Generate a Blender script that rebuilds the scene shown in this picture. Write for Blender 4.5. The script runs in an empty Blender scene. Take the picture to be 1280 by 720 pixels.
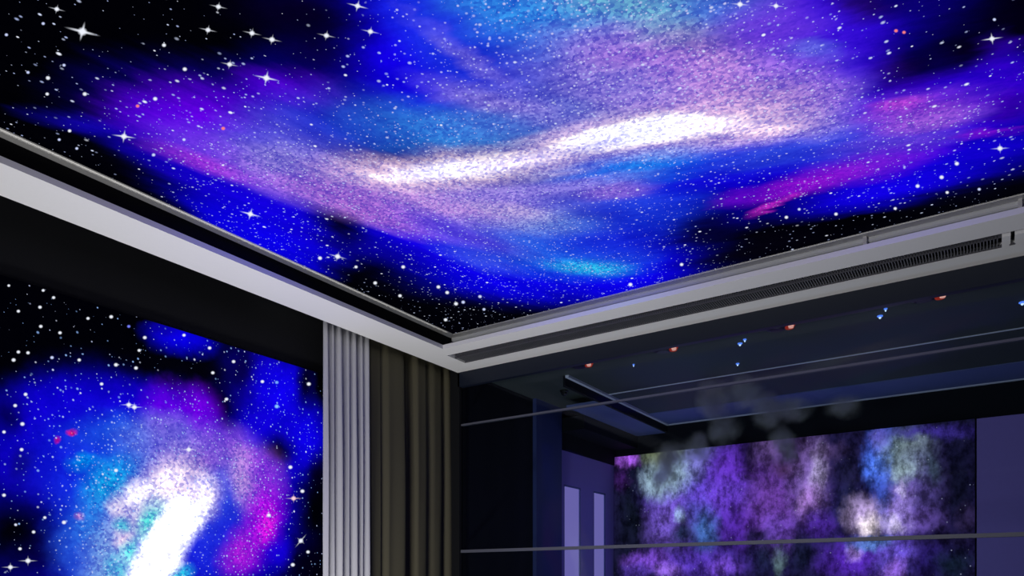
import bpy, bmesh, math, random
import numpy as np
random.seed(7)
C = bpy.context.scene.collection
PI = math.pi

# ------------------------------------------------------------------ camera
YAW, FPX, PPX, PPY = -.594, 900.0, 640.0, 728.0
CAM = (2.5645, -3.242, 1.5)
cf = (math.sin(YAW), math.cos(YAW)); cr = (math.cos(YAW), -math.sin(YAW))
cam = bpy.data.objects.new('camera', bpy.data.cameras.new('camera')); C.objects.link(cam)
cam.location = CAM; cam.rotation_euler = (PI/2, 0, -YAW)
cam.data.sensor_width = 36; cam.data.lens = FPX/1280*36
cam.data.shift_y = (PPY-360)/1280; cam.data.clip_start = .05
bpy.context.scene.camera = cam
sc = bpy.context.scene
sc.view_settings.view_transform = 'Standard'; sc.view_settings.look = 'None'
sc.view_settings.gamma = 1; sc.view_settings.use_curve_mapping = False
sc.view_settings.exposure = 0

def on(px, py, ax, v):
    """point of the plane axis=v seen at a pixel of the photograph (used to measure flat surfaces)"""
    a = (px-PPX)/FPX; b = (PPY-py)/FPX
    d = (cf[0]+a*cr[0], cf[1]+a*cr[1], b); t = (v-CAM[ax])/d[ax]
    return [CAM[i]+t*d[i] for i in range(3)]

def lin(c):
    o = []
    for x in c:
        x = x/255
        o.append(x/12.92 if x <= .04045 else ((x+.055)/1.055)**2.4)
    return o

# ------------------------------------------------------------------ materials
def new_mat(name):
    m = bpy.data.materials.new(name); m.use_nodes = True
    nt = m.node_tree; nt.nodes.clear()
    out = nt.nodes.new('ShaderNodeOutputMaterial')
    return m, nt, out

def paint(name, col, rough=.6, metal=0, bump=0, scale=60, var=.06, spec=.5):
    m, nt, out = new_mat(name); N = nt.nodes.new; L = nt.links.new
    b = N('ShaderNodeBsdfPrincipled'); L(b.outputs[0], out.inputs[0])
    b.inputs['Roughness'].default_value = rough; b.inputs['Metallic'].default_value = metal
    b.inputs['Specular IOR Level'].default_value = spec
    tc = N('ShaderNodeTexCoord'); n = N('ShaderNodeTexNoise'); n.inputs['Scale'].default_value = scale
    L(tc.outputs['Object'], n.inputs['Vector'])
    mr = N('ShaderNodeMapRange'); mr.inputs[3].default_value = 1-var; mr.inputs[4].default_value = 1+var
    L(n.outputs[0], mr.inputs[0])
    mx = N('ShaderNodeVectorMath'); mx.operation = 'SCALE'; mx.inputs[0].default_value = lin(col)
    L(mr.outputs[0], mx.inputs['Scale']); L(mx.outputs[0], b.inputs['Base Color'])
    if bump:
        bp = N('ShaderNodeBump'); bp.inputs['Strength'].default_value = bump; bp.inputs['Distance'].default_value = .002
        L(n.outputs[0], bp.inputs['Height']); L(bp.outputs[0], b.inputs['Normal'])
    return m

def glow(name, col, s):
    m, nt, out = new_mat(name)
    e = nt.nodes.new('ShaderNodeEmission'); e.inputs[0].default_value = lin(col)+[1]; e.inputs[1].default_value = s
    nt.links.new(e.outputs[0], out.inputs[0]); return m

def galaxy(name, ax, val, base, blobs, stars, big, warp, grain, strength=1.0, gmin=.04, gmax=.3, streak=None, flow=None, cloudp=(7, .72, 1.28)):
    """luminous printed panel: soft colour clouds, grain and stars in the panel's own plane"""
    m, nt, out = new_mat(name); N = nt.nodes.new; L = nt.links.new
    tc = N('ShaderNodeTexCoord'); sp = N('ShaderNodeSeparateXYZ'); L(tc.outputs['Object'], sp.inputs[0])
    cb = N('ShaderNodeCombineXYZ')
    ia, ib = {0: (1, 2), 1: (0, 2), 2: (0, 1)}[ax]
    L(sp.outputs[ia], cb.inputs[0]); L(sp.outputs[ib], cb.inputs[1])
    P = cb.outputs[0]
    def vm(op, a, b=None, scale=None):
        n = N('ShaderNodeVectorMath'); n.operation = op
        if isinstance(a, (tuple, list)): n.inputs[0].default_value = a
        else: L(a, n.inputs[0])
        if b is not None:
            if isinstance(b, (tuple, list)): n.inputs[1].default_value = b
            else: L(b, n.inputs[1])
        if scale is not None:
            if isinstance(scale, (int, float)): n.inputs['Scale'].default_value = scale
            else: L(scale, n.inputs['Scale'])
        return n.outputs[0]
    def mm(op, a, b=0, c=None, clamp=False):
        n = N('ShaderNodeMath'); n.operation = op; n.use_clamp = clamp
        for i, v in enumerate((a, b, c)):
            if v is None: continue
            if isinstance(v, (int, float)): n.inputs[i].default_value = v
            else: L(v, n.inputs[i])
        return n.outputs[0]
    def mr(v, a, b, c, d, smooth=True):
        n = N('ShaderNodeMapRange'); n.interpolation_type = 'SMOOTHSTEP' if smooth else 'LINEAR'
        L(v, n.inputs[0])
        for i, x in zip((1, 2, 3, 4), (a, b, c, d)):
            if isinstance(x, (int, float)): n.inputs[i].default_value = x
            else: L(x, n.inputs[i])
        return n.outputs[0]
    Q = P; SV = P
    if streak:
        SV = vm('MULTIPLY', P, streak)
    def noise(s, det, off, rough=.6):
        def one(vec):
            n = N('ShaderNodeTexNoise'); n.noise_dimensions = '2D'; n.inputs['Scale'].default_value = s; n.inputs['Detail'].default_value = det
            n.inputs['Roughness'].default_value = rough
            L(vm('ADD', vec, off), n.inputs['Vector']); return n.outputs['Color']
        if not flow: return one(SV)
        (a1, a2, x0, x1, st) = flow
        outs = []
        for a in (a1, a2):
            mp = N('ShaderNodeMapping'); mp.vector_type = 'TEXTURE'; mp.inputs['Rotation'].default_value = (0, 0, math.radians(a))
            mp.inputs['Scale'].default_value = (st, .8, 1); L(P, mp.inputs[0]); outs.append(one(mp.outputs[0]))
        mx = N('ShaderNodeMix'); mx.data_type = 'RGBA'; L(mr(sp.outputs[0], x0, x1, 0, 1), mx.inputs[0])
        L(outs[0], mx.inputs[6]); L(outs[1], mx.inputs[7]); return mx.outputs[2]
    for s, amt, det in warp:
        w = vm('SCALE', vm('SUBTRACT', noise(s, det, (3.1*s, 1.7, 0)), (.5, .5, .5)), scale=amt)
        w = vm('MULTIPLY', w, (1, 1, 0))
        Q = vm('ADD', Q, w)
    def blob(vec, x, y, rx, ry, ang, e0=0., e1=1., amax=1.):
        c = on(x, y, ax, val); k = .25; a = math.radians(ang)
        M = np.zeros((2, 2))
        for j, (dx, dy) in enumerate(((rx*math.cos(a), rx*math.sin(a)), (-ry*math.sin(a), ry*math.cos(a)))):
            q = on(x+dx*k, y+dy*k, ax, val); q2 = on(x-dx*k, y-dy*k, ax, val)
            M[:, j] = [(q[ia]-q2[ia])/(2*k), (q[ib]-q2[ib])/(2*k)]
        U, S, _ = np.linalg.svd(M)
        mp = N('ShaderNodeMapping'); mp.vector_type = 'TEXTURE'
        mp.inputs['Location'].default_value = (c[ia], c[ib], 0)
        mp.inputs['Rotation'].default_value = (0, 0, math.atan2(U[1, 0], U[0, 0]))
        mp.inputs['Scale'].default_value = (S[0], S[1], 1)
        L(vec, mp.inputs[0])
        g = N('ShaderNodeTexGradient'); g.gradient_type = 'SPHERICAL'; L(mp.outputs[0], g.inputs[0])
        return mr(g.outputs['Fac'], e0, e1, 0, amax)
    col = None
    for (x, y, rx, ry, ang, c, al) in blobs:
        f = blob(Q, x, y, rx, ry, ang, 0, .95, al)
        mx = N('ShaderNodeMix'); mx.data_type = 'RGBA'
        L(f, mx.inputs[0])
        if col is None: mx.inputs[6].default_value = lin(base)+[1]
        else: L(col, mx.inputs[6])
        mx.inputs[7].default_value = lin(c)+[1]
        col = mx.outputs[2]
    # brightness variation and grain
    sc_ = N('ShaderNodeSeparateColor'); L(col, sc_.inputs[0])
    lum = mm('ADD', mm('MULTIPLY', sc_.outputs[1], 1.0), mm('MULTIPLY', sc_.outputs[0], .6))
    blu = sc_.outputs[2]
    gs, gamt = grain
    v = N('ShaderNodeTexVoronoi'); v.voronoi_dimensions = '2D'; v.inputs['Scale'].default_value = gs; L(P, v.inputs['Vector'])
    vs = N('ShaderNodeSeparateColor'); L(v.outputs['Color'], vs.inputs[0])
    amt = mr(lum, gmin, gmax, gamt*.22, gamt)
    nsep = N('ShaderNodeSeparateColor'); L(noise(cloudp[0], 7, (9, 4, 0), .72), nsep.inputs[0])
    cloud = mr(nsep.outputs[0], .32, .68, cloudp[1], cloudp[2])
    k = mm('MULTIPLY', mm('ADD', mm('MULTIPLY', mm('SUBTRACT', vs.outputs[0], .5), mm('MULTIPLY', amt, 2)), 1), cloud)
    kc = N('ShaderNodeCombineXYZ'); L(k, kc.inputs[0]); L(k, kc.inputs[1])
    L(mm('ADD', mm('MULTIPLY', k, .35), .65) if cloudp[2] < 1.5 else k, kc.inputs[2])
    col = vm('MULTIPLY', col, kc.outputs[0])
    # stars
    for (s, r0, dens, nebd, inten, tint) in stars:
        v = N('ShaderNodeTexVoronoi'); v.voronoi_dimensions = '2D'; v.inputs['Scale'].default_value = s
        L(vm('ADD', P, (s*.37, s*.11, 0)), v.inputs['Vector'])
        vs = N('ShaderNodeSeparateColor'); L(v.outputs['Color'], vs.inputs[0])
        rr = mm('MULTIPLY', mm('ADD', mm('POWER', vs.outputs[0], 2.5), .25), r0)
        st = mr(v.outputs['Distance'], rr, mm('MULTIPLY', rr, .25), 0, 1)
        th = mm('ADD', mm('MULTIPLY', mm('MINIMUM', mm('ADD', lum, mm('MULTIPLY', blu, .10)), .6), nebd), dens)
        ong = mm('LESS_THAN', vs.outputs[1], th)
        i = mm('MULTIPLY', mm('MULTIPLY', st, ong), mm('MULTIPLY', mm('ADD', mm('MULTIPLY', vs.outputs[2], .8), .25), inten))
        i = mm('MULTIPLY', i, 1, clamp=True)
        mx = N('ShaderNodeMix'); mx.data_type = 'RGBA'; L(i, mx.inputs[0]); L(col, mx.inputs[6])
        mx.inputs[7].default_value = lin(tint)+[1]; col = mx.outputs[2]
    P0 = P; P = vm('ADD', P0, vm('SCALE', col, scale=1e-7))
    for (x, y, r, ang, c) in big:
        fs = []
        if r >= 3.9:
            cc = on(x, y, ax, val)
            for a in (0, 90):
                fs.append(blob(P, x, y, r*3.1 if a == 0 else r*1.7, max(.9, r*.28), ang+a, 0, .9, .9 if r > 4.9 else .55))
        r_ = r*(.85 if r < 4.9 else .75); fs.append(blob(P, x, y, r_*1.15, r_, ang, 0, .7, 1))
        for f in fs:
            mx = N('ShaderNodeMix'); mx.data_type = 'RGBA'; L(f, mx.inputs[0]); L(col, mx.inputs[6])
            mx.inputs[7].default_value = lin(c)+[1]; col = mx.outputs[2]
    e = N('ShaderNodeEmission'); L(col, e.inputs[0]); e.inputs[1].default_value = strength
    L(e.outputs[0], out.inputs[0])
    return m

# ------------------------------------------------------------------ mesh helpers
def bx(bm, x0, x1, y0, y1, z0, z1):
    v = [bm.verts.new(p) for p in ((x0,y0,z0),(x1,y0,z0),(x1,y1,z0),(x0,y1,z0),(x0,y0,z1),(x1,y0,z1),(x1,y1,z1),(x0,y1,z1))]
    for f in ((3,2,1,0),(4,5,6,7),(0,1,5,4),(1,2,6,5),(2,3,7,6),(3,0,4,7)): bm.faces.new([v[i] for i in f])

def prism(bm, pts, z0, z1):
    a = [bm.verts.new((x, y, z0)) for x, y in pts]; b = [bm.verts.new((x, y, z1)) for x, y in pts]
    bm.faces.new(a[::-1]); bm.faces.new(b)
    for i in range(len(a)):
        j = (i+1) % len(a); bm.faces.new((a[i], a[j], b[j], b[i]))

def lathe(bm, prof, n=20, mat=None):
    rings = []
    for r, z in prof:
        if r <= 1e-6:
            rings.append([bm.verts.new((0, 0, z))])
        else:
            rings.append([bm.verts.new((r*math.cos(2*PI*i/n), r*math.sin(2*PI*i/n), z)) for i in range(n)])
    for a, b in zip(rings, rings[1:]):
        for i in range(n):
            j = (i+1) % n
            q = [a[i % len(a)], a[j % len(a)], b[j % len(b)], b[i % len(b)]]
            u = []
            for w in q:
                if w not in u: u.append(w)
            if len(u) > 2: bm.faces.new(u)

def obj(name, bm, mat, parent=None, loc=None, smooth=False, bevel=0):
    bmesh.ops.recalc_face_normals(bm, faces=bm.faces[:])
    me = bpy.data.meshes.new(name); bm.to_mesh(me); bm.free()
    if smooth:
        for p in me.polygons: p.use_smooth = True
    o = bpy.data.objects.new(name, me); me.materials.append(mat); C.objects.link(o)
    if parent: o.parent = parent
    if loc: o.location = loc
    if bevel:
        b = o.modifiers.new('bevel', 'BEVEL'); b.width = bevel; b.segments = 2; b.limit_method = 'ANGLE'
    return o

def tag(o, label, cat, group=None, kind=None):
    o['label'] = label
    if cat: o['category'] = cat
    if group: o['group'] = group
    if kind: o['kind'] = kind
    return o

def struct(name, bm, mat, label=None, bevel=0):
    o = obj(name, bm, mat, bevel=bevel); o['kind'] = 'structure'
    if label: o['label'] = label
    return o

def thing(name, label, cat, loc=(0, 0, 0), rot=(0, 0, 0), group=None):
    o = bpy.data.objects.new(name, None); o.empty_display_size = .1; C.objects.link(o)
    o.location = loc; o.rotation_euler = rot
    return tag(o, label, cat, group)

def box(name, mat, *a, **k):
    bm = bmesh.new(); bx(bm, *a); return obj(name, bm, mat, **k)

def sbox(name, mat, *a, label=None, bevel=0):
    bm = bmesh.new(); bx(bm, *a); return struct(name, bm, mat, label, bevel)

# ------------------------------------------------------------------ palette
M_white = paint('soffit_paint', (226, 226, 228), .55, bump=.05, scale=90, var=.02)
M_black = paint('matte_black', (14, 15, 18), .8, spec=.15)
M_wallL = paint('charcoal_wall', (13, 14, 18), .85, spec=.2, scale=6, var=.12)
M_frame = paint('brushed_aluminium', (224, 223, 220), .4, metal=.1, scale=120)
M_diff = paint('anodised_diffuser', (222, 224, 226), .5, metal=.05, scale=200)
M_slot = paint('slot_shade', (58, 66, 74), .5)  # shade between the ribs put into the colour
M_fin = paint('vent_fin', (120, 121, 128), .5, metal=.2, scale=100)
M_ventin = paint('vent_duct', (70, 70, 78), .8)
M_head = paint('dark_head_frame', (18, 25, 40), .45, spec=.3)
M_rail = paint('rail_metal', (84, 86, 98), .5, metal=.2)
M_sheer = paint('light_curtain_cloth', (172, 172, 178), .9, bump=.25, scale=400, var=.05, spec=.1)
M_olive = paint('olive_curtain_cloth', (78, 75, 61), .95, bump=.3, scale=350, var=.08, spec=.1)
M_floor = paint('floor_dark', (60, 56, 52), .5, scale=8, var=.15)
M_room = paint('room_wall_grey', (90, 90, 96), .8, scale=5)
M_farceil = paint('lobby_ceiling', (58, 66, 62), .7, scale=4, var=.12)
M_farblack = paint('lobby_black', (16, 20, 28), .8, spec=.2, scale=5, var=.15)
M_farblue = paint('lobby_bluelit_and_frames', (96, 108, 160), .6, spec=.3)  # blue light painted into beam underside and ceiling band; plain colour on window frames
M_pil = paint('pilaster_navy', (54, 66, 118), .6, spec=.3)
M_farpurple = paint('lobby_purple_wall', (150, 130, 215), .7)
M_edge = paint('lobby_edge_trim', (215, 220, 235), .5)
M_housing = paint('lamp_black', (10, 10, 12), .4)

# ------------------------------------------------------------------ dimensions
Z0 = 2.70            # underside of the dropped soffit
LIP = .02
ZP = 2.80            # luminous ceiling
XW = -.16            # left wall behind the curtains
XR, YB = 5.2, -6.2   # the walls behind the camera
LX, RY = .20, -.375  # inner edges of the soffit
FX, FY = .155, -.252 # recessed side of the tray

# ------------------------------------------------------------------ room shell
sbox('floor', M_floor, XW-.2, XR+.2, YB-.2, 2.4, -.05, 0)
sbox('ceiling', M_black, XW-.2, XR+.2, YB-.2, .1, 2.86, 2.95)
sbox('wall_left', M_wallL, XW-.12, XW, YB-.1, .06, 0, 2.86)
sbox('wall_right', M_room, XR, XR+.12, YB-.1, .06, 0, 2.86)
sbox('wall_back', M_room, XW-.12, XR+.12, YB-.12, YB, 0, 2.86)

# dropped soffit: four mitred boards
bm = bmesh.new()
prism(bm, [(0, 0), (LX, RY), (LX, YB+.4), (0, YB)], Z0, Z0+LIP)
prism(bm, [(0, 0), (0, YB), (.012, YB), (.012, 0)], Z0+LIP, 2.86)
struct('trim_1', bm, M_white, 'pale grey dropped soffit board running along the left wall above the curtains')
# the glass-side soffit has a long opening for the air vent
VX0, VX1, VY0, VY1 = .148, 2.575, -.212, -.120
VS0, VS1 = 2.600, 2.612          # the short separate slit past the vent's end
bm = bmesh.new()
prism(bm, [(0, 0), (XR, 0), (XR-.0, VY1), (VX0, VY1), (VX0, RY*VX0/LX if RY*VX0/LX > VY1 else VY1), (-VY1*LX/-RY if False else VY1*LX/RY, VY1)], Z0, Z0+LIP)
prism(bm, [(VY1*LX/RY, VY1), (VX0, VY1), (VX0, VX0*RY/LX)], Z0, Z0+LIP) if VX0*RY/LX < VY1 else None
prism(bm, [(VX0, VX0*RY/LX), (VX0, VY0-.0001), (VX1, VY0), (VS1, VY0), (XR, VY0), (XR, RY), (LX, RY)] if False else
      [(VX0, min(VY0, VX0*RY/LX)), (XR, VY0), (XR, RY), (LX, RY)], Z0, Z0+LIP)
bx(bm, VX1, VS0, VY0, VY1, Z0, Z0+LIP)
bx(bm, VS1, XR, VY0, VY1, Z0, Z0+LIP)
bx(bm, 0, XR, -.012, 0, Z0+LIP, 2.86)
struct('trim_2', bm, M_white, 'pale grey dropped soffit board above the glass wall with the air vent in it')
bm = bmesh.new(); prism(bm, [(XR, 0), (XR, YB), (XR-.3, YB+.3), (XR-.3, -.3)], Z0, Z0+LIP)
struct('trim_3', bm, M_white, 'soffit board along the right wall')
bm = bmesh.new(); prism(bm, [(XR, YB), (0, YB), (.3, YB+.3), (XR-.3, YB+.3)], Z0, Z0+LIP)
struct('trim_4', bm, M_white, 'soffit board along the rear wall')
sbox('trim_5', M_black, FX-.02, FX, YB+.4, FY, Z0+LIP, ZP+.02, label='black recessed side of the ceiling tray above the left soffit')

# linear air vent in the soffit
vent = thing('air_vent', 'long grey linear air vent sunk into the soffit above the glass wall', 'air vent', (0, 0, Z0))
bm = bmesh.new()
bx(bm, VX0, VX1, VY0, VY1, .052, .058)
bx(bm, VX0, VX1, VY0-.004, VY0, .02, .058); bx(bm, VX0, VX1, VY1, VY1+.004, .02, .058)
bx(bm, VX0-.004, VX0, VY0, VY1, .02, .058); bx(bm, VX1, VX1+.004, VY0, VY1, .02, .058)
obj('duct', bm, M_ventin, vent)
bm = bmesh.new()
x = VX0+.012
while x < VX1-.006:
    bx(bm, x, x+.003, VY0, VY1, .004, .022); x += .010
obj('fins', bm, M_fin, vent)
bm = bmesh.new()
for yy in (VY0, VY1-.003): bx(bm, VX0, VX1, yy, yy+.003, .0005, .012)
obj('border', bm, M_ventin, vent)
bm = bmesh.new(); bx(bm, VS0, VS1, VY0, VY1, .03, .036); bx(bm, VS0-.003, VS1+.003, VY1-.016, VY1-.006, -.001, .004)
obj('end_slot', bm, M_ventin, vent)

# ribbed side of the tray on the glass side
dif = thing('linear_diffuser', 'ribbed grey metal strip along the ceiling edge above the glass wall', 'ceiling diffuser', (0, 0, Z0))
prof = [(0, .02), (-.012, .02), (-.012, .030), (-.001, .032), (-.001, .058), (-.010, .060), (-.010, .0645), (-.001, .0665), (-.001, .078),
        (-.012, .080), (-.017, .085), (-.017, .098), (0, .098)]
bm = bmesh.new()
a = [bm.verts.new((FX, FY+p[0]+.02, p[1])) for p in prof]; b = [bm.verts.new((XR-.3, FY+p[0]+.02, p[1])) for p in prof]
bm.faces.new(a); bm.faces.new(b[::-1])
for i in range(len(a)):
    j = (i+1) % len(a); bm.faces.new((a[i], b[i], b[j], a[j]))
obj('ribbed_strip', bm, M_diff, dif)
bm = bmesh.new()
for z0, z1 in ((.0325, .0575), (.067, .0775)): bx(bm, FX+.001, XR-.301, FY+.0135, FY+.0195, z0, z1)
obj('slot_shade_strip', bm, M_slot, dif)  # dark strips painted as the shade low on the ribbed side
for px in (1082, 1275):
    q = on(px, 280, 1, FY)
    box('joint_clip', M_frame, q[0]-.006, q[0]+.006, FY-.02, FY+.012, .021, .095, parent=dif)

# ------------------------------------------------------------------ luminous ceiling
B = (16, 0, 232)
ceil_blobs = [
 # x, y, rx, ry, angle, colour, opacity
 (560, 60, 260, 200, 20, (14, 0, 205), .95), (500, 50, 110, 120, 25, B, .9), (540, 110, 90, 60, 20, B, .8), (250, 150, 220, 80, 10, (24, 0, 190), .85), (110, 156, 110, 22, 8, (20, 5, 180), .8),
 (330, 265, 200, 60, 22, B, .9), (300, 215, 200, 60, 15, (30, 0, 230), .8), (380, 140, 140, 90, 10, (16, 0, 205), .8),
 (330, 300, 120, 30, 22, (10, 0, 240), 1), (395, 322, 76, 24, 22, (10, 0, 235), .9), (290, 280, 80, 24, 20, (10, 0, 225), .8), (560, 300, 240, 70, 14, B, 1), (700, 340, 250, 64, -2, (10, 6, 230), 1), (620, 350, 120, 34, 12, (10, 0, 235), .9),
 (790, 350, 110, 40, -14, (10, 0, 235), 1), (860, 220, 240, 100, -8, (12, 0, 215), 1), (1020, 140, 280, 160, -5, (22, 0, 225), 1), (1160, 200, 230, 76, -10, (18, 0, 225), .95),
 (1240, 130, 140, 80, -15, (16, 0, 200), .9), (1050, 40, 150, 80, 10, (25, 0, 200), .9), (1150, 10, 90, 50, -10, (12, 0, 110), .7), (1090, 243, 160, 28, -12, B, .9), (1240, 190, 120, 24, -10, (16, 0, 200), .8), (1180, 110, 130, 26, -20, (18, 0, 215), .9),
 (424, 284, 56, 40, 30, (2, 2, 10), .95), (440, 265, 30, 20, 20, (4, 0, 60), .6),
 (1130, 84, 110, 50, -24, (3, 0, 26), .97), (1205, 60, 100, 60, -20, (3, 0, 22), .97), (1262, 30, 90, 60, -12, (2, 0, 16), .95), (1078, 6, 70, 40, 10, (3, 0, 18), .95), (1255, 138, 60, 24, -5, (6, 0, 50), .8),
 (880, 262, 70, 40, -12, (4, 0, 60), .6),
 (190, 40, 330, 96, 4, (1, 1, 5), 1), (400, 60, 90, 110, 20, (4, 0, 40), .85), (420, 130, 50, 50, 20, (8, 0, 110), .6), (370, 20, 140, 60, 10, (3, 0, 24), .9),
 # violet
 (230, 145, 150, 52, 8, (96, 0, 228), .9), (360, 116, 110, 32, 8, (84, 0, 220), .75), (290, 188, 170, 44, 20, (74, 10, 225), .7),
 (1250, 80, 50, 50, 0, (60, 0, 215), .5), (1010, 70, 150, 110, 10, (64, 20, 220), .85), (1170, 140, 200, 56, -8, (70, 0, 220), .8),
 # cyan-blue
 (650, 50, 210, 120, 20, (34, 78, 220), .8), (720, 30, 210, 76, 14, (52, 132, 222), .85), (640, 14, 130, 40, 16, (44, 128, 225), .75), (600, 84, 150, 40, 28, (26, 44, 222), .7),
 (800, 18, 160, 62, 12, (108, 176, 214), .85), (890, 16, 110, 44, 6, (66, 106, 225), .75),
 (450, 160, 170, 60, 4, (40, 70, 220), .65), (560, 165, 170, 50, 4, (44, 120, 218), .9), (700, 145, 200, 60, -5, (84, 116, 222), .75), (760, 207, 180, 46, -8, (34, 98, 228), .95), (830, 202, 100, 32, -8, (24, 124, 230), .85),
 (660, 290, 200, 56, 12, (60, 96, 222), .85), (700, 322, 150, 40, 4, (30, 100, 228), .85), (740, 334, 76, 16, 3, (34, 182, 228), .8), (670, 272, 130, 26, 8, (100, 160, 222), .8), (600, 325, 90, 20, 18, (60, 80, 225), .6),
 (330, 170, 90, 50, 10, (86, 84, 220), .65), (1030, 175, 160, 46, -4, (56, 74, 224), .85), (900, 205, 150, 28, -6, (20, 30, 215), .8), (950, 195, 90, 20, -6, (50, 80, 220), .6),
 (690, 250, 170, 38, 2, (84, 92, 222), .8), (800, 262, 120, 44, -4, (24, 60, 225), .8), (760, 300, 130, 40, 0, (14, 26, 228), .7),
 # lavender and pink
 (330, 214, 180, 44, 18, (124, 76, 218), .75), (250, 205, 110, 20, 20, (160, 50, 216), .7), (380, 200, 130, 40, 10, (120, 116, 222), .7), (440, 240, 190, 50, 12, (160, 112, 216), .9), (340, 196, 60, 30, 10, (140, 130, 215), .6),
 (560, 250, 200, 40, 10, (168, 126, 216), .95), (620, 240, 120, 26, 0, (140, 120, 220), .8), (470, 262, 140, 28, 20, (172, 106, 214), .8), (580, 290, 140, 24, 18, (100, 70, 225), .7), (640, 262, 80, 14, 10, (190, 170, 222), .6),
 (640, 128, 150, 28, 14, (136, 120, 218), .75), (600, 78, 120, 16, 28, (120, 110, 222), .7), (550, 40, 80, 12, 30, (70, 70, 225), .6), (820, 105, 220, 76, 5, (146, 122, 228), .9), (900, 108, 200, 76, 8, (196, 142, 226), .95), (800, 74, 160, 34, 12, (150, 106, 220), .7), (960, 40, 100, 46, 0, (110, 60, 220), .7),
 (800, 108, 130, 30, 4, (130, 124, 222), .6), (1000, 105, 110, 56, 0, (120, 80, 222), .8), (950, 128, 150, 44, -4, (186, 146, 216), .8), (1020, 64, 50, 16, 0, (100, 120, 226), .5),
 (1140, 142, 130, 34, -8, (140, 64, 208), .85), (1170, 152, 90, 16, -8, (150, 90, 214), .7), (1120, 178, 130, 20, -8, (110, 70, 220), .7), (720, 228, 130, 18, -6, (140, 120, 222), .6), (770, 236, 70, 18, -6, (150, 110, 216), .7),
 (1070, 212, 150, 26, -13, (126, 30, 216), .8), (1000, 232, 110, 18, -14, (140, 14, 208), .8), (965, 255, 44, 7, -20, (200, 40, 210), .8), (1120, 130, 60, 12, -8, (170, 60, 200), .6), (915, 243, 50, 12, -10, (110, 10, 205), .6), (1240, 167, 70, 8, -5, (140, 20, 215), .7),
 # the bright ridge
 (480, 214, 140, 28, 6, (214, 180, 226), .9), (560, 212, 150, 32, -2, (220, 190, 230), .9), (690, 192, 170, 34, -14, (206, 180, 230), .85), (850, 162, 200, 44, -4, (214, 182, 228), .9), (960, 158, 130, 32, -2, (214, 180, 224), .7), (720, 160, 90, 22, -20, (190, 160, 226), .5),
 (490, 216, 66, 12, 4, (280, 260, 270), .8), (560, 212, 88, 17, -2, (285, 280, 285), 1), (620, 206, 80, 20, -8, (280, 268, 276), .95), (668, 196, 70, 14, -12, (268, 250, 268), .9), (712, 180, 66, 16, -20, (256, 236, 252), .8),
 (745, 176, 66, 18, -8, (276, 270, 272), .95), (790, 166, 90, 21, -6, (290, 290, 286), 1), (838, 160, 84, 23, -3, (294, 294, 288), 1), (885, 158, 80, 16, -2, (272, 254, 268), .9), (945, 160, 64, 12, 0, (270, 236, 256), .7),
 # black corners
 (600, 393, 150, 36, 6, (2, 2, 8), 1), (480, 354, 130, 18, 22, (2, 2, 10), .9), (400, 345, 60, 12, 24, (2, 2, 10), .8), (1130, 277, 230, 24, -14, (2, 2, 8), .97), (935, 312, 130, 44, -16, (3, 2, 12), .97), (880, 285, 60, 30, -10, (3, 2, 30), .8), (1270, 235, 120, 26, -12, (2, 2, 8), .95), (1190, 255, 120, 22, -14, (2, 2, 8), .9),
 (190, 252, 120, 20, 24, (2, 2, 8), .9), (130, 204, 130, 22, 24, (2, 2, 8), .9), (60, 120, 110, 60, 0, (1, 1, 4), .8),
]
W1, W2, WR = (240, 244, 255), (205, 215, 255), (255, 130, 130)
big_c = [(103, 40, 8, 14, W1), (333, 98, 6, 12, W1), (155, 171, 5.5, 8, W1), (340, 50, 4.6, 12, W1), (315, 42, 4.4, 12, W1), (260, 38, 4.2, 12, W1), (287, 81, 4.2, 12, W1), (313, 268, 5, 15, W1), (71, 12, 4, 14, W1),
 (273, 9, 4.2, 12, W1), (447, 8, 5, 14, W1), (463, 40, 4.4, 12, W1), (408, 45, 4.4, 12, W1), (60, 98, 3.6, 8, W1), (106, 118, 3.6, 6, W1), (194, 124, 3.6, 6, W1), (59, 118, 3, 6, W1), (35, 91, 2.8, 6, W2),
 (8, 44, 2.8, 8, W2), (80, 82, 2.8, 8, W2), (54, 30, 2.8, 8, W2), (231, 87, 3.6, 8, W1), (205, 57, 3.4, 8, W1), (172, 133, 3.2, 0, WR), (279, 161, 3.4, 0, WR), (87, 164, 3, 0, W1), (74, 175, 2.6, 0, W2), (96, 186, 2.6, 0, W2),
 (192, 194, 3, 0, W2), (230, 175, 2.8, 0, W2), (1240, 49, 5, -8, W1), (1120, 39, 3.2, -8, WR), (1130, 41, 3, -8, WR), (925, 6, 4.6, 5, W1), (970, 8, 4, 5, W1), (1196, 205, 3.6, -5, W1), (1250, 186, 4.4, -3, W1), (1177, 222, 3.6, -5, W1),
 (1147, 233, 3.4, -5, W1), (1184, 241, 2.8, -5, W1), (1119, 261, 2.8, -5, W1), (1045, 268, 3, -5, W1), (983, 272, 3, -5, W1), (999, 262, 2.6, -5, W2), (1224, 237, 2.8, -5, W2), (1243, 25, 2.8, 0, W2), (557, 400, 3, 0, W1), (500, 370, 3, 0, W1),
 (469, 354, 3.2, 0, W1), (504, 334, 3.2, 0, W1), (548, 359, 3.2, 5, W1), (559, 366, 3.2, 5, W1), (570, 380, 3.4, 5, W1), (579, 378, 3, 5, W2), (600, 371, 3, 5, W2), (422, 321, 4.4, 15, W1), (400, 323, 3.4, 10, W1), (445, 334, 2.8, 0, W1), (605, 387, 2.6, 0, W2), (788, 356, 3.4, -5, W1), (852, 331, 3, -5, W1)]
panel = thing('luminous_ceiling_panel', 'glowing starry galaxy print filling the recessed ceiling, blue and violet with a white ridge', 'ceiling panel', (0, 0, 0))
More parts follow.
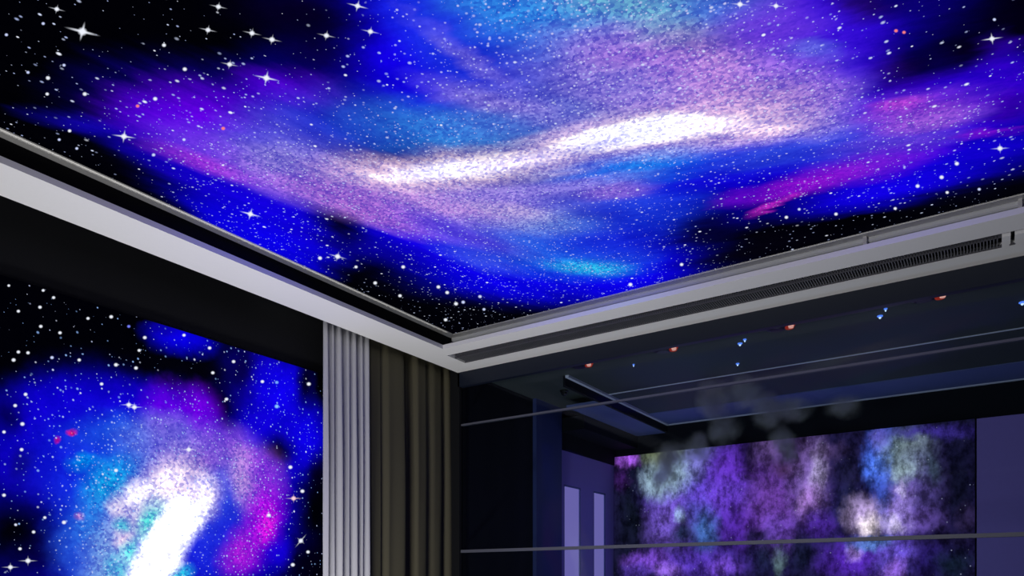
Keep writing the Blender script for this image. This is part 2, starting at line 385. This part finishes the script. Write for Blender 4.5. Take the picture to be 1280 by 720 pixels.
M_gal = galaxy('ceiling_galaxy_print', 2, ZP, (1, 1, 5), ceil_blobs,
    [(13, .085, .42, -.5, 1.3, (236, 240, 255)), (27, .15, .30, -.1, 1.0, (215, 225, 255)), (55, .27, .14, .9, .8, (190, 205, 255)), (90, .42, .0, 1.5, .75, (215, 215, 255))],
    big_c, [(2.2, .15, 4), (8, .07, 4), (26, .035, 3)], (120, .5), flow=(76, 15, .8, 1.6, 3.2), cloudp=(6, .62, 1.3))
bm = bmesh.new(); bx(bm, FX+.02, XR-.32, YB+.35, FY-.02, ZP+.001, ZP+.012)
obj('print', bm, M_gal, panel)
bm = bmesh.new()
FW = .038
prism(bm, [(FX, FY), (FX+.045, FY-.04), (FX+.045, YB+.4), (FX, YB+.4)], ZP-.004, ZP+.014)
prism(bm, [(FX, FY), (XR-.3, FY), (XR-.3, FY-.04), (FX+.045, FY-.04)], ZP-.004, ZP+.014)
obj('frame', bm, M_frame, panel, bevel=.002)

# ------------------------------------------------------------------ left wall print
def wl(px, py): return on(px, py, 0, XW+.015)
top = wl(200, 405)[2]
wall_blobs = [
 (120, 560, 170, 130, 0, B, .97), (70, 510, 100, 60, 0, (14, 0, 215), .8), (180, 510, 110, 60, 10, (18, 0, 220), .9), (30, 560, 80, 80, 0, (12, 0, 200), .85),
 (320, 470, 62, 60, 10, (14, 0, 190), .85), (350, 490, 52, 76, 5, (14, 0, 240), 1), (330, 560, 110, 90, 0, (14, 0, 225), .95), (384, 545, 40, 60, 0, (12, 0, 232), .95),
 (265, 590, 150, 130, 20, (20, 0, 225), 1), (200, 670, 230, 150, 0, (16, 4, 220), 1), (320, 660, 100, 110, 0, (16, 0, 225), .9),
 (80, 400, 260, 84, 8, (1, 1, 6), 1), (20, 440, 120, 60, 0, (1, 1, 6), 1), (190, 452, 110, 34, 4, (1, 1, 8), 1), (250, 462, 80, 34, 10, (2, 2, 10), 1), (280, 505, 30, 60, -20, (3, 0, 20), .95), (302, 460, 26, 60, 0, (3, 0, 30), .8), (382, 475, 20, 50, 0, (2, 0, 14), .95),
 (228, 424, 60, 30, 8, (10, 0, 238), 1), (205, 415, 40, 16, 8, (10, 0, 150), .6),
 (347, 563, 32, 34, 10, (2, 2, 14), .97), (20, 665, 100, 78, 0, (1, 1, 6), 1), (60, 690, 60, 50, 0, (3, 0, 40), .8), (396, 640, 46, 90, 8, (1, 1, 6), 1), (380, 705, 60, 60, 0, (2, 0, 14), .95), (12, 520, 30, 40, 0, (2, 0, 40), .8), (25, 580, 24, 34, 0, (6, 0, 70), .7), (400, 590, 24, 40, 0, (2, 0, 14), .9),
 (207, 508, 48, 44, 40, (96, 0, 230), .9), (252, 520, 40, 54, -20, (112, 0, 232), .95), (285, 560, 60, 30, 20, (60, 16, 225), .7),
 (130, 570, 120, 80, -10, (16, 40, 225), .8), (160, 540, 100, 36, -5, (30, 90, 222), .75), (105, 640, 60, 110, 10, (16, 50, 225), .8), (200, 545, 70, 26, 5, (60, 120, 222), .7),
 (138, 605, 56, 44, -40, (14, 160, 228), .97), (105, 577, 30, 16, -10, (0, 130, 228), .95), (165, 575, 60, 34, -20, (24, 130, 225), .8), (115, 670, 50, 80, 10, (50, 130, 222), .8), (100, 700, 50, 60, 0, (36, 70, 225), .6),
 (225, 560, 90, 50, 10, (120, 100, 220), .85), (300, 580, 80, 54, 30, (150, 90, 214), .95), (268, 600, 60, 60, 0, (96, 96, 222), .85), (255, 578, 36, 22, 0, (120, 60, 190), .6), (205, 530, 46, 26, 10, (120, 90, 218), .6),
 (275, 645, 60, 76, 10, (44, 70, 222), .97), (285, 668, 50, 50, 0, (20, 20, 215), .8), (306, 600, 28, 56, -10, (180, 142, 216), .8), (255, 700, 60, 44, 0, (26, 40, 225), .8),
 (328, 645, 38, 84, 12, (160, 10, 224), .95), (345, 690, 28, 34, 0, (20, 0, 225), .8), (300, 692, 36, 44, 30, (160, 24, 212), .85), (335, 660, 18, 40, 15, (206, 20, 222), .8), (325, 585, 36, 32, 30, (130, 40, 222), .7),
 (215, 592, 60, 46, -30, (204, 180, 230), .9), (180, 640, 76, 50, -50, (200, 196, 236), .9), (240, 618, 50, 50, -40, (220, 196, 230), .9), (130, 700, 40, 66, 20, (120, 160, 226), .8),
 (215, 602, 36, 34, -30, (280, 262, 275), .9), (228, 645, 66, 34, -50, (340, 340, 340), 1), (240, 626, 44, 26, -60, (320, 310, 320), 1), (197, 690, 100, 42, -50, (350, 350, 350), 1), (180, 716, 60, 40, -40, (350, 350, 350), 1), (215, 665, 64, 36, -50, (350, 350, 350), 1), (200, 710, 40, 30, -60, (340, 340, 340), 1),
 (172, 616, 30, 20, -30, (300, 290, 300), .9), (148, 634, 20, 20, 0, (240, 226, 250), .8), (236, 614, 36, 18, 10, (216, 180, 216), .6), (155, 675, 20, 20, 0, (226, 200, 236), .8),
 (186, 652, 20, 44, 30, (70, 200, 214), .97), (153, 655, 18, 16, 0, (60, 180, 216), .9), (162, 690, 18, 34, 30, (50, 190, 220), .95), (146, 714, 28, 26, 0, (60, 190, 225), .9), (190, 632, 20, 14, 0, (160, 180, 226), .7), (226, 717, 26, 14, -20, (40, 180, 225), .9),
 (88, 540, 10, 5, -5, (226, 20, 120), 1), (68, 549, 6, 5, 0, (206, 20, 160), 1), (100, 646, 10, 8, 0, (200, 130, 200), .7),
]
big_w = [(11, 357, 2.4, 0, W1), (54, 363, 2.6, 0, W1), (67, 372, 2.8, 0, W1), (50, 384, 3, 0, W1), (23, 389, 2.8, 0, W1), (51, 408, 3, 0, W1), (75, 416, 3, 0, W1), (23, 440, 3, 0, W1), (17, 450, 3.4, 0, W1), (35, 441, 3, 0, W1),
 (110, 398, 2.8, 0, W1), (139, 396, 3.2, 0, W1), (161, 408, 2.8, 0, (120, 130, 255)), (181, 422, 3.2, 0, W1), (174, 438, 2.8, 0, W1), (145, 456, 3.4, 0, W1), (170, 460, 3.2, 0, W1), (99, 450, 3, 0, W1), (65, 447, 3, 0, W2), (32, 493, 3.2, 0, W1), (19, 507, 3.2, 0, W1),
 (161, 506, 4, 0, W1), (168, 509, 4, 0, W1), (127, 480, 3, 0, W1), (386, 480, 3.4, 0, W1), (266, 466, 3, 0, W1), (328, 477, 3, 0, W1), (346, 478, 3, 0, (120, 170, 255)), (346, 508, 3.6, 0, (140, 200, 255)), (283, 499, 3, 0, W1), (236, 562, 4, 0, W1),
 (363, 584, 3.4, 0, W1), (378, 614, 3.4, 0, W1), (367, 623, 4, 0, (255, 210, 220)), (336, 644, 3.4, 0, W1), (376, 676, 4, -50, W1), (385, 690, 3, 0, W1), (366, 706, 3.4, 0, W1), (35, 701, 4.4, 0, W1), (13, 709, 4, 0, W1), (42, 665, 3, 0, W1),
 (56, 647, 2.8, 0, W1), (5, 619, 3.2, 0, W1), (80, 653, 3.6, 0, W1), (28, 530, 3.6, 0, W1), (27, 562, 3.2, 0, W1), (5, 540, 3, 0, W1), (25, 686, 3, 0, W1), (145, 588, 3.4, 0, W1), (292, 452, 3, 0, W1), (262, 435, 3, 0, W1), (230, 419, 2.8, 0, W1)]
M_galw = galaxy('wall_galaxy_print', 0, XW+.015, (1, 1, 4), wall_blobs,
    [(14, .07, .4, -.5, 1.1, (225, 230, 255)), (30, .12, .28, .1, 1.0, (205, 215, 255)), (55, .27, .14, 1.2, .85, (150, 190, 255)), (90, .42, .0, 1.4, .75, (200, 220, 255))],
    big_w, [(3.0, .07, 4), (10, .045, 4)], (110, .5), cloudp=(8, .7, 1.25))
bm = bmesh.new(); bx(bm, XW+.001, XW+.015, -2.9, wl(403, 600)[1]+.02, .9, top)
o = obj('galaxy_wall_panel', bm, M_galw)
tag(o, 'glowing galaxy print on the left wall, left of the curtains, white core and magenta rim', 'wall panel')

# ------------------------------------------------------------------ curtains
def curtain(name, label, mat, knots, xmid, amp, ztop, zbot, seed):
    """knots: (pixel x of the photo, depth 0..1) down the cloth; turned into real fold positions along the wall"""
    rnd = random.Random(seed)
    pts = [(on(px, 560, 0, xmid)[1], d) for px, d in knots]
    path = []
    for (y0, d0), (y1, d1) in zip(pts, pts[1:]):
        for k in range(8):
            t = k/8; s = (1-math.cos(PI*t))/2
            path.append((y0+(y1-y0)*t, d0+(d1-d0)*s))
    path.append(pts[-1])
    bm = bmesh.new(); rows = []
    nz = 26
    for j in range(nz+1):
        t = j/nz; z = ztop+(zbot-ztop)*t
        row = []
        for i, (y, d) in enumerate(path):
            a = amp*(.72+.4*min(1, t*4))
            wob = .004*math.sin(i*.55+t*5+seed)*min(1, t*3)
            row.append(bm.verts.new((xmid+(d-.5)*2*a+wob*.6, y+wob*.5, z)))
        rows.append(row)
    for a, b in zip(rows, rows[1:]):
        for i in range(len(a)-1): bm.faces.new((a[i], a[i+1], b[i+1], b[i]))
    o = obj(name, bm, mat, smooth=True)
    s = o.modifiers.new('cloth', 'SOLIDIFY'); s.thickness = .003; s.offset = 0
    return tag(o, label, 'curtain')
curtain('curtain', 'light grey curtain with narrow folds beside the galaxy wall panel', M_sheer,
    [(403.5, .6), (406, 1), (411, .15), (415, .85), (418.5, .2), (423, 1), (429, .2), (434, .85), (438, .35), (442, .95), (446.5, 0), (451, .8), (454, .45), (458.5, .95), (461, .0)], -.058, .022, 2.78, .02, 3)
curtain('curtain', 'dark olive curtain hanging in the corner between the light curtain and the glass', M_olive,
    [(458, .2), (462, .65), (473, .6), (477, .45), (484, .75), (500, .9), (503, .6), (507, .1), (510, .35), (513, .1), (519, .85), (528, .8), (533, .5), (541, .8), (548, .75), (552, .3), (558, .85), (563.5, .7), (566, 0)], -.075, .036, 2.78, .02, 9)
bm = bmesh.new(); bx(bm, -.12, -.03, -1.2, -.03, 2.781, 2.80)
tag(obj('curtain_track', bm, M_white), 'white curtain track in the pocket above the curtains', 'curtain track')

# ------------------------------------------------------------------ glass wall
mg, nt, out = new_mat('tinted_glass')
tr = nt.nodes.new('ShaderNodeBsdfTransparent'); tr.inputs[0].default_value = (.80, .84, .88, 1)
gl = nt.nodes.new('ShaderNodeBsdfGlossy'); gl.inputs['Roughness'].default_value = .02; gl.inputs[0].default_value = (.8, .85, 1, 1)
mx = nt.nodes.new('ShaderNodeMixShader'); mx.inputs[0].default_value = .006
nt.links.new(tr.outputs[0], mx.inputs[1]); nt.links.new(gl.outputs[0], mx.inputs[2]); nt.links.new(mx.outputs[0], out.inputs[0])
H1, H2 = 1.678, 2.402   # rail heights
GY = .02
for z0, z1, w in ((.0, H1-.008, 'below the lower rail'), (H1+.008, H2-.005, 'between the two rails'), (H2+.005, 2.612, 'above the upper rail')):
    bm = bmesh.new(); bx(bm, .012, XR, GY, GY+.008, z0, z1)
    tag(obj('glass_pane', bm, mg), 'long dark glass pane of the glass wall, '+w, 'glass pane')
sbox('trim_6', M_head, -.0, XR, .0, .032, 2.618, 2.86, label='dark head frame over the glass wall')
tag(box('glazing_rail', M_rail, .012, XR, GY-.004, GY+.014, H2-.005, H2+.005), 'thin metal rail across the glass just below its head, upper of two', 'rail')
tag(box('glazing_rail', M_rail, .012, XR, GY-.008, GY+.018, H1-.008, H1+.008), 'thin metal rail across the glass near the photo bottom, lower of two', 'rail')
sbox('trim_7', M_black, XW-.12, .012, .0, .06, 0, 2.86, label='black post in the corner where the glass wall ends')

# ------------------------------------------------------------------ space beyond the glass
BY, ZC = 2.03, 2.72
sbox('ceiling', M_farceil, -.2, XR, .06, BY, ZC, ZC+.1, label='dark ceiling seen through the glass wall')
sbox('wall_far', M_farblack, -.2, XR, BY, BY+.1, 0, ZC+.1, label='black wall above the painted panel beyond the glass')
sbox('wall_far_left', M_farblack, -.12, 0, .06, 1.15, 0, ZC, label='black side wall beyond the glass')
sbox('wall_far_right', M_farblack, XR, XR+.1, .06, BY, 0, ZC)
# side wall with two windows
ws = [(1.217, 1.466), (1.670, 1.873)]
ZT = 2.20
bm = bmesh.new()
for y0, y1 in ((1.15, ws[0][0]), (ws[0][1], ws[1][0]), (ws[1][1], BY)): bx(bm, -.12, 0, y0, y1, 0, 2.5)
for y0, y1 in ws: bx(bm, -.12, 0, y0, y1, ZT, 2.5); bx(bm, -.12, 0, y0, y1, 0, .9)
struct('wall_far_left', bm, M_farpurple, 'violet side wall with two narrow lit windows beyond the glass')
sbox('trim_8', M_farblack, -.12, .012, 1.15, BY, 2.44, ZC, label='black band above the two narrow windows')
M_pane = glow('window_glow', (138, 126, 205), .8)
for i, (y0, y1) in enumerate(ws):
    w = thing('window_%d' % (i+1), ('narrow lit lavender window beyond the glass, nearer the navy pillar', 'narrow lit lavender window beyond the glass, nearer the painted panel')[i], None)
    w['kind'] = 'structure'
    box('pane', M_pane, -.018, -.010, y0+.012, y1-.012, .912, ZT-.012, parent=w)
    bm = bmesh.new()
    bx(bm, -.03, -.002, y0, y0+.012, .9, ZT); bx(bm, -.03, -.002, y1-.012, y1, .9, ZT)
    bx(bm, -.03, -.002, y0, y1, ZT-.012, ZT); bx(bm, -.03, -.002, y0, y1, .9, .912)
    obj('window_frame', bm, M_farblue, w)
tag(box('pillar', M_pil, 0.001, .03, .80, 1.135, 0, ZC), 'navy blue flat pillar left of the narrow windows beyond the glass', 'pillar')
# dropped beam along the side wall and end-wall strip of painted blue light
SX = .45
sbox('trim_9', M_farblack, SX-.015, SX, .45, BY, 2.655, ZC, label='black beam side under the far ceiling')
sbox('trim_10', M_farblue, .20, SX-.015, .9, BY, 2.655, 2.67, label='beam underside by the narrow windows, blue light painted into its colour')
sbox('trim_11', M_farblack, .012, .20, 1.15, BY, 2.56, 2.655)
sbox('trim_12', M_edge, SX, SX+.022, .45, BY-.02, ZC-.014, ZC, label='pale edge strip of the far ceiling beam')
sbox('trim_13', M_edge, SX, XR, BY-.02, BY, ZC-.012, ZC, label='pale edge strip along the end of the far ceiling')
sbox('trim_14', M_farblue, SX+.012, XR, 1.62, BY-.02, ZC-.006, ZC, label='added strip of the far ceiling by the end wall, blue light painted in')
sbox('trim_15', M_farpurple, 2.455, XR, BY-.012, BY, 0, 2.505, label='violet wall right of the painted panel beyond the glass')

far_blobs = [
 (990, 640, 400, 120, 0, (44, 28, 92), .8), (793, 640, 50, 120, 5, (14, 18, 30), .97), (784, 574, 22, 16, 0, (170, 90, 220), 1), (777, 600, 14, 22, 0, (60, 26, 90), .8),
 (870, 615, 90, 76, -10, (98, 70, 192), .95), (836, 650, 44, 56, 10, (118, 86, 190), .9), (850, 580, 60, 40, -50, (140, 160, 172), .95), (824, 602, 34, 34, -40, (156, 180, 186), .95), (822, 570, 30, 24, 0, (104, 112, 84), .9), (840, 562, 40, 16, 0, (120, 128, 84), .6),
 (868, 575, 20, 30, 0, (120, 110, 190), .7), (912, 588, 56, 50, 0, (92, 44, 168), .95), (905, 626, 56, 40, 0, (106, 62, 192), .9), (925, 655, 60, 44, 0, (78, 36, 146), .9), (880, 662, 26, 46, 0, (64, 96, 158), .95), (866, 640, 20, 26, 0, (70, 66, 150), .7), (852, 665, 22, 22, 0, (22, 40, 60), .9), (850, 645, 12, 14, 0, (150, 170, 200), .8),
 (870, 705, 90, 30, 0, (88, 54, 172), .9), (808, 702, 44, 20, 0, (126, 74, 196), .9), (835, 712, 26, 14, 0, (150, 100, 210), .8), (795, 715, 30, 16, 0, (90, 60, 170), .7), (905, 708, 30, 16, 0, (120, 74, 196), .8), (938, 578, 20, 50, 0, (16, 12, 34), .95),
 (932, 540, 20, 16, 0, (16, 12, 34), .6), (964, 556, 34, 46, 0, (100, 72, 126), .9), (966, 630, 56, 80, 0, (106, 60, 150), .95), (985, 585, 30, 20, 0, (58, 34, 60), .8), (970, 665, 34, 40, 10, (112, 70, 176), .9), (955, 690, 30, 40, 0, (20, 30, 48), .8), (975, 700, 12, 30, 0, (92, 112, 110), .7), (945, 668, 24, 14, 0, (22, 22, 50), .8), (1000, 560, 30, 30, 0, (40, 24, 50), .7),
 (1012, 600, 36, 80, 6, (120, 90, 156), .95), (1022, 588, 18, 46, 8, (172, 152, 192), .85), (1010, 630, 20, 36, 10, (170, 120, 196), .8), (1022, 655, 40, 30, 0, (70, 36, 136), .9), (1000, 690, 30, 50, 0, (20, 24, 46), .9), (1040, 690, 26, 34, 0, (18, 28, 44), .8), (1030, 565, 40, 18, 0, (90, 66, 110), .6),
 (1062, 590, 44, 56, 0, (26, 24, 52), .95), (1065, 640, 40, 44, 0, (24, 34, 54), .9), (1102, 570, 32, 66, 0, (64, 90, 200), .95), (1096, 580, 22, 34, 0, (84, 124, 240), .95), (1105, 625, 22, 50, 0, (66, 84, 176), .8), (1100, 550, 20, 26, 0, (110, 96, 180), .7),
 (1132, 570, 50, 46, -20, (120, 140, 140), .95), (1140, 556, 40, 20, -20, (100, 112, 110), .8), (1152, 610, 54, 76, 0, (82, 66, 130), .9), (1130, 590, 26, 22, 0, (160, 180, 180), .7), (1150, 650, 50, 26, 0, (96, 70, 146), .8), (1165, 585, 20, 30, 0, (60, 84, 84), .6),
 (1200, 610, 60, 130, 0, (13, 14, 32), .97), (1160, 541, 100, 14, -4, (52, 38, 118), .9), (1210, 650, 20, 30, 0, (48, 36, 70), .6),
 (1078, 645, 36, 36, -30, (180, 150, 196), .95), (1086, 656, 24, 20, 0, (246, 222, 224), 1), (1122, 640, 28, 52, 15, (150, 122, 200), .95), (1118, 655, 18, 20, 0, (210, 190, 226), .9), (1128, 612, 10, 16, 0, (200, 180, 230), .8),
 (1062, 700, 60, 36, 0, (86, 40, 170), .95), (1068, 690, 16, 14, 0, (170, 130, 210), .8), (1090, 680, 44, 16, 0, (96, 130, 200), .8), (1120, 695, 46, 30, -30, (112, 84, 204), .9), (1115, 715, 30, 16, -40, (150, 100, 210), .8), (1160, 695, 40, 40, 0, (40, 26, 96), .9), (1190, 705, 40, 30, 0, (16, 26, 40), .9), (1180, 672, 60, 14, 0, (18, 14, 34), .8),
]
M_galf = galaxy('far_cloud_print', 1, BY-.02, (20, 18, 42), far_blobs, [(40, .22, .05, .5, .45, (190, 190, 220))],
    [], [(5, .10, 4), (14, .07, 5), (34, .03, 3)], (60, .12), strength=1.35, gmin=.02, gmax=.2, streak=(1.25, .8, 1), cloudp=(9, .34, 1.6))
bm = bmesh.new(); bx(bm, .006, 2.445, BY-.02, BY-.001, 0, 2.505)
tag(obj('cloud_print_panel', bm, M_galf), 'glowing print of violet, green and blue clouds on the end wall beyond the glass', 'wall panel')

sbox('trim_16', M_edge, SX, XR, .975, .985, ZC-.004, ZC, label='thin pale seam across the far ceiling')

# spot lamps hanging under the far ceiling
def spot_lamp():
    t = thing('spot_lamp', '', 'lamp', (0, 0, 0), group='small red-glowing spot lamps on the ceiling beyond the glass')
    bm = bmesh.new(); lathe(bm, [(0, 0), (.055, 0), (.06, -.006), (.052, -.03), (.03, -.04), (0, -.04)])
    obj('housing', bm, M_housing, t, smooth=False)
    bm = bmesh.new(); lathe(bm, [(0, .022), (.018, .018), (.025, 0), (.018, -.016), (0, -.020)], 14)
    h = obj('lamp_head', bm, M_red, t, loc=(.056, .0, -.026), smooth=True)
    bm = bmesh.new(); lathe(bm, [(0, .009), (.010, .006), (.013, 0), (.010, -.009), (0, -.012)], 12)
    b = obj('bulb', bm, M_hot, h, loc=(.010, -.016, -.010), smooth=True)
    return t
M_red = glow('red_glow', (200, 60, 45), .5)
M_hot = glow('warm_bulb', (245, 180, 165), .9)
M_ledb = glow('blue_bulb', (90, 140, 255), 1.2)
M_ledw = glow('cool_bulb', (200, 225, 255), 1.5)
proto = spot_lamp()
lab = ['red-glowing spot lamp beyond the glass nearest the corner curtain', 'red-glowing spot lamp beyond the glass, second from the curtain corner', 'red-glowing spot lamp beyond the glass, third from the curtain corner', 'red-glowing spot lamp beyond the glass farthest from the curtain corner']
def copy_tree(o, parent=None):
    c = o.copy(); C.objects.link(c)
    if parent: c.parent = parent
    for ch in list(o.children): copy_tree(ch, c)
    return c
kids = None
for i, (px, py) in enumerate(((736, 456), (842, 436), (988, 408), (1177, 370))):
    q = on(px, py, 2, ZC-.036)
    o = proto if i == 0 else copy_tree(proto)
    o.location = (q[0]-.062, q[1]+.01, ZC); o['label'] = lab[i]
def led():
    t = thing('star_light', '', 'ceiling light', group='tiny blue-white star lights on the ceiling beyond the glass')
    bm = bmesh.new(); lathe(bm, [(0, 0), (.012, 0), (.012, -.004), (.007, -.006), (0, -.006)], 14); obj('rim', bm, M_ledb, t)
    bm = bmesh.new(); lathe(bm, [(0, -.006), (.006, -.007), (.004, -.013), (0, -.015)], 12); obj('bulb', bm, M_ledw, t, smooth=True)
    return t
pl = led()
for i, (px, py, l) in enumerate(((925, 432, 'brightest tiny blue-white star light, above the pale haze'), (931, 427, 'faint star light right beside the brightest one'), (922, 457, 'tiny star light just under the brightest one, at the haze top'),
        (792, 458, 'faint blue star light between the first two red spot lamps'), (1100, 398, 'tiny blue-white star light between the last two red spot lamps'), (1107, 389, 'faint star light just above the one between the last two red spot lamps'),
        (1278, 381, 'tiny blue star light at the right edge of the photo'), (1040, 393, 'very faint star light right of the third red spot lamp'))):
    q = on(px, py, 2, ZC-.012); o = pl if i == 0 else copy_tree(pl)
    s = (1.0, .7, .8, .5, 1.0, .6, 1.1, .45)[i]
    o.location = (q[0], q[1], ZC); o.scale = (s, s, 1); o['label'] = l
q = on(705, 494, 2, 2.69)
t = thing('ceiling_sensor', 'small dark dome sensor under the ceiling beside the navy pillar top', 'sensor', (q[0], q[1], ZC))
bm = bmesh.new(); lathe(bm, [(0, 0), (.026, 0), (.026, -.008), (.022, -.012), (0, -.012)]); obj('base', bm, M_housing, t)
bm = bmesh.new(); lathe(bm, [(.020, -.012), (.019, -.022), (.012, -.031), (0, -.035)]); obj('dome', bm, paint('dome_gloss', (30, 30, 34), .08), t, smooth=True)

# ------------------------------------------------------------------ lights
def area(name, loc, size, power, col, rot=(PI, 0, 0), shape='DISK', spread=PI):
    l = bpy.data.lights.new(name, 'AREA'); l.shape = shape; l.size = size; l.energy = power; l.color = col; l.spread = spread
    o = bpy.data.objects.new(name, l); C.objects.link(o); o.location = loc; o.rotation_euler = rot; return o
area('soffit_fill', (.5, -1.6, .4), .35, 34, (1, .985, .97))  # added fill without a fixture, brightens the soffit underside
area('tray_side_fill', (1.3, -5.4, 1.0), .5, 55, (1, .985, .97), (PI/2+.45, 0, 0))  # second added fill, unseen behind the camera, for the ribbed tray side
area('lobby_fill', (1.5, 1.1, .4), .6, 5.5, (.6, .76, 1))  # added bluish fill for the space beyond the glass, source unseen
# thin haze drifting under the far ceiling in front of the end wall
HAZE, HY = 75.0, 1.02
puffs = ((893, 492, .12, .17, 1.0), (930, 478, .11, .15, .9), (958, 515, .10, .15, .8), (990, 512, .15, .08, .7), (1055, 508, .13, .07, .45), (905, 535, .12, .13, .7), (842, 572, .15, .12, 1.0), (828, 600, .10, .15, .8), (872, 560, .10, .12, .6), (978, 556, .09, .14, .6))
hz, nt, out = new_mat('pale_haze'); N = nt.nodes.new; L = nt.links.new
tc = N('ShaderNodeTexCoord'); acc = None
wn = N('ShaderNodeTexNoise'); wn.inputs['Scale'].default_value = 7; wn.inputs['Detail'].default_value = 3; L(tc.outputs['Object'], wn.inputs['Vector'])
wa = N('ShaderNodeVectorMath'); wa.operation = 'MULTIPLY_ADD'; wa.inputs[1].default_value = (.16, .16, .16); wa.inputs[2].default_value = (-.08, -.08, -.08); L(wn.outputs['Color'], wa.inputs[0])
wb = N('ShaderNodeVectorMath'); L(tc.outputs['Object'], wb.inputs[0]); L(wa.outputs[0], wb.inputs[1])
hb = bmesh.new()
from mathutils import Matrix
for px, py, rx, ry, dd in puffs:
    q = on(px, py, 1, HY)
    cz = min(q[2], 2.70-ry*.5)
    bmesh.ops.create_icosphere(hb, subdivisions=3, radius=1, matrix=Matrix.Translation((q[0], HY, cz)) @ Matrix.Diagonal((rx*1.1, .15, ry*1.1, 1)))
    mp = N('ShaderNodeMapping'); mp.vector_type = 'TEXTURE'; mp.inputs['Location'].default_value = (q[0], HY, cz); mp.inputs['Scale'].default_value = (rx, .14, ry)
    L(wb.outputs[0], mp.inputs[0])
    g = N('ShaderNodeTexGradient'); g.gradient_type = 'QUADRATIC_SPHERE'; L(mp.outputs[0], g.inputs[0])
    m_ = N('ShaderNodeMath'); m_.operation = 'MULTIPLY_ADD'; m_.inputs[1].default_value = dd; L(g.outputs['Fac'], m_.inputs[0])
    if acc: L(acc, m_.inputs[2])
    else: m_.inputs[2].default_value = 0
    acc = m_.outputs[0]
for v in hb.verts: v.co.z = min(v.co.z, 2.715)
n = N('ShaderNodeTexNoise'); n.inputs['Scale'].default_value = 10; n.inputs['Detail'].default_value = 4; L(tc.outputs['Object'], n.inputs['Vector'])
mr_ = N('ShaderNodeMapRange'); mr_.inputs[1].default_value = .36; mr_.inputs[2].default_value = .64; mr_.inputs[3].default_value = HAZE*.12; mr_.inputs[4].default_value = HAZE; L(n.outputs[0], mr_.inputs[0])
m_ = N('ShaderNodeMath'); m_.operation = 'MULTIPLY'; L(acc, m_.inputs[0]); L(mr_.outputs[0], m_.inputs[1])
vs_ = N('ShaderNodeVolumeScatter'); vs_.inputs['Color'].default_value = (.88, .92, .70, 1); L(m_.outputs[0], vs_.inputs['Density']); L(vs_.outputs[0], out.inputs['Volume'])
ho = obj('haze', hb, hz)
rm = ho.modifiers.new('union', 'REMESH'); rm.mode = 'VOXEL'; rm.voxel_size = .012
tag(ho, 'pale greenish haze drifting under the ceiling in front of the cloud print beyond the glass', 'haze', kind='stuff')

w = bpy.data.worlds.new('world'); sc.world = w; w.use_nodes = True
w.node_tree.nodes['Background'].inputs[0].default_value = (.01, .012, .02, 1); w.node_tree.nodes['Background'].inputs[1].default_value = .3
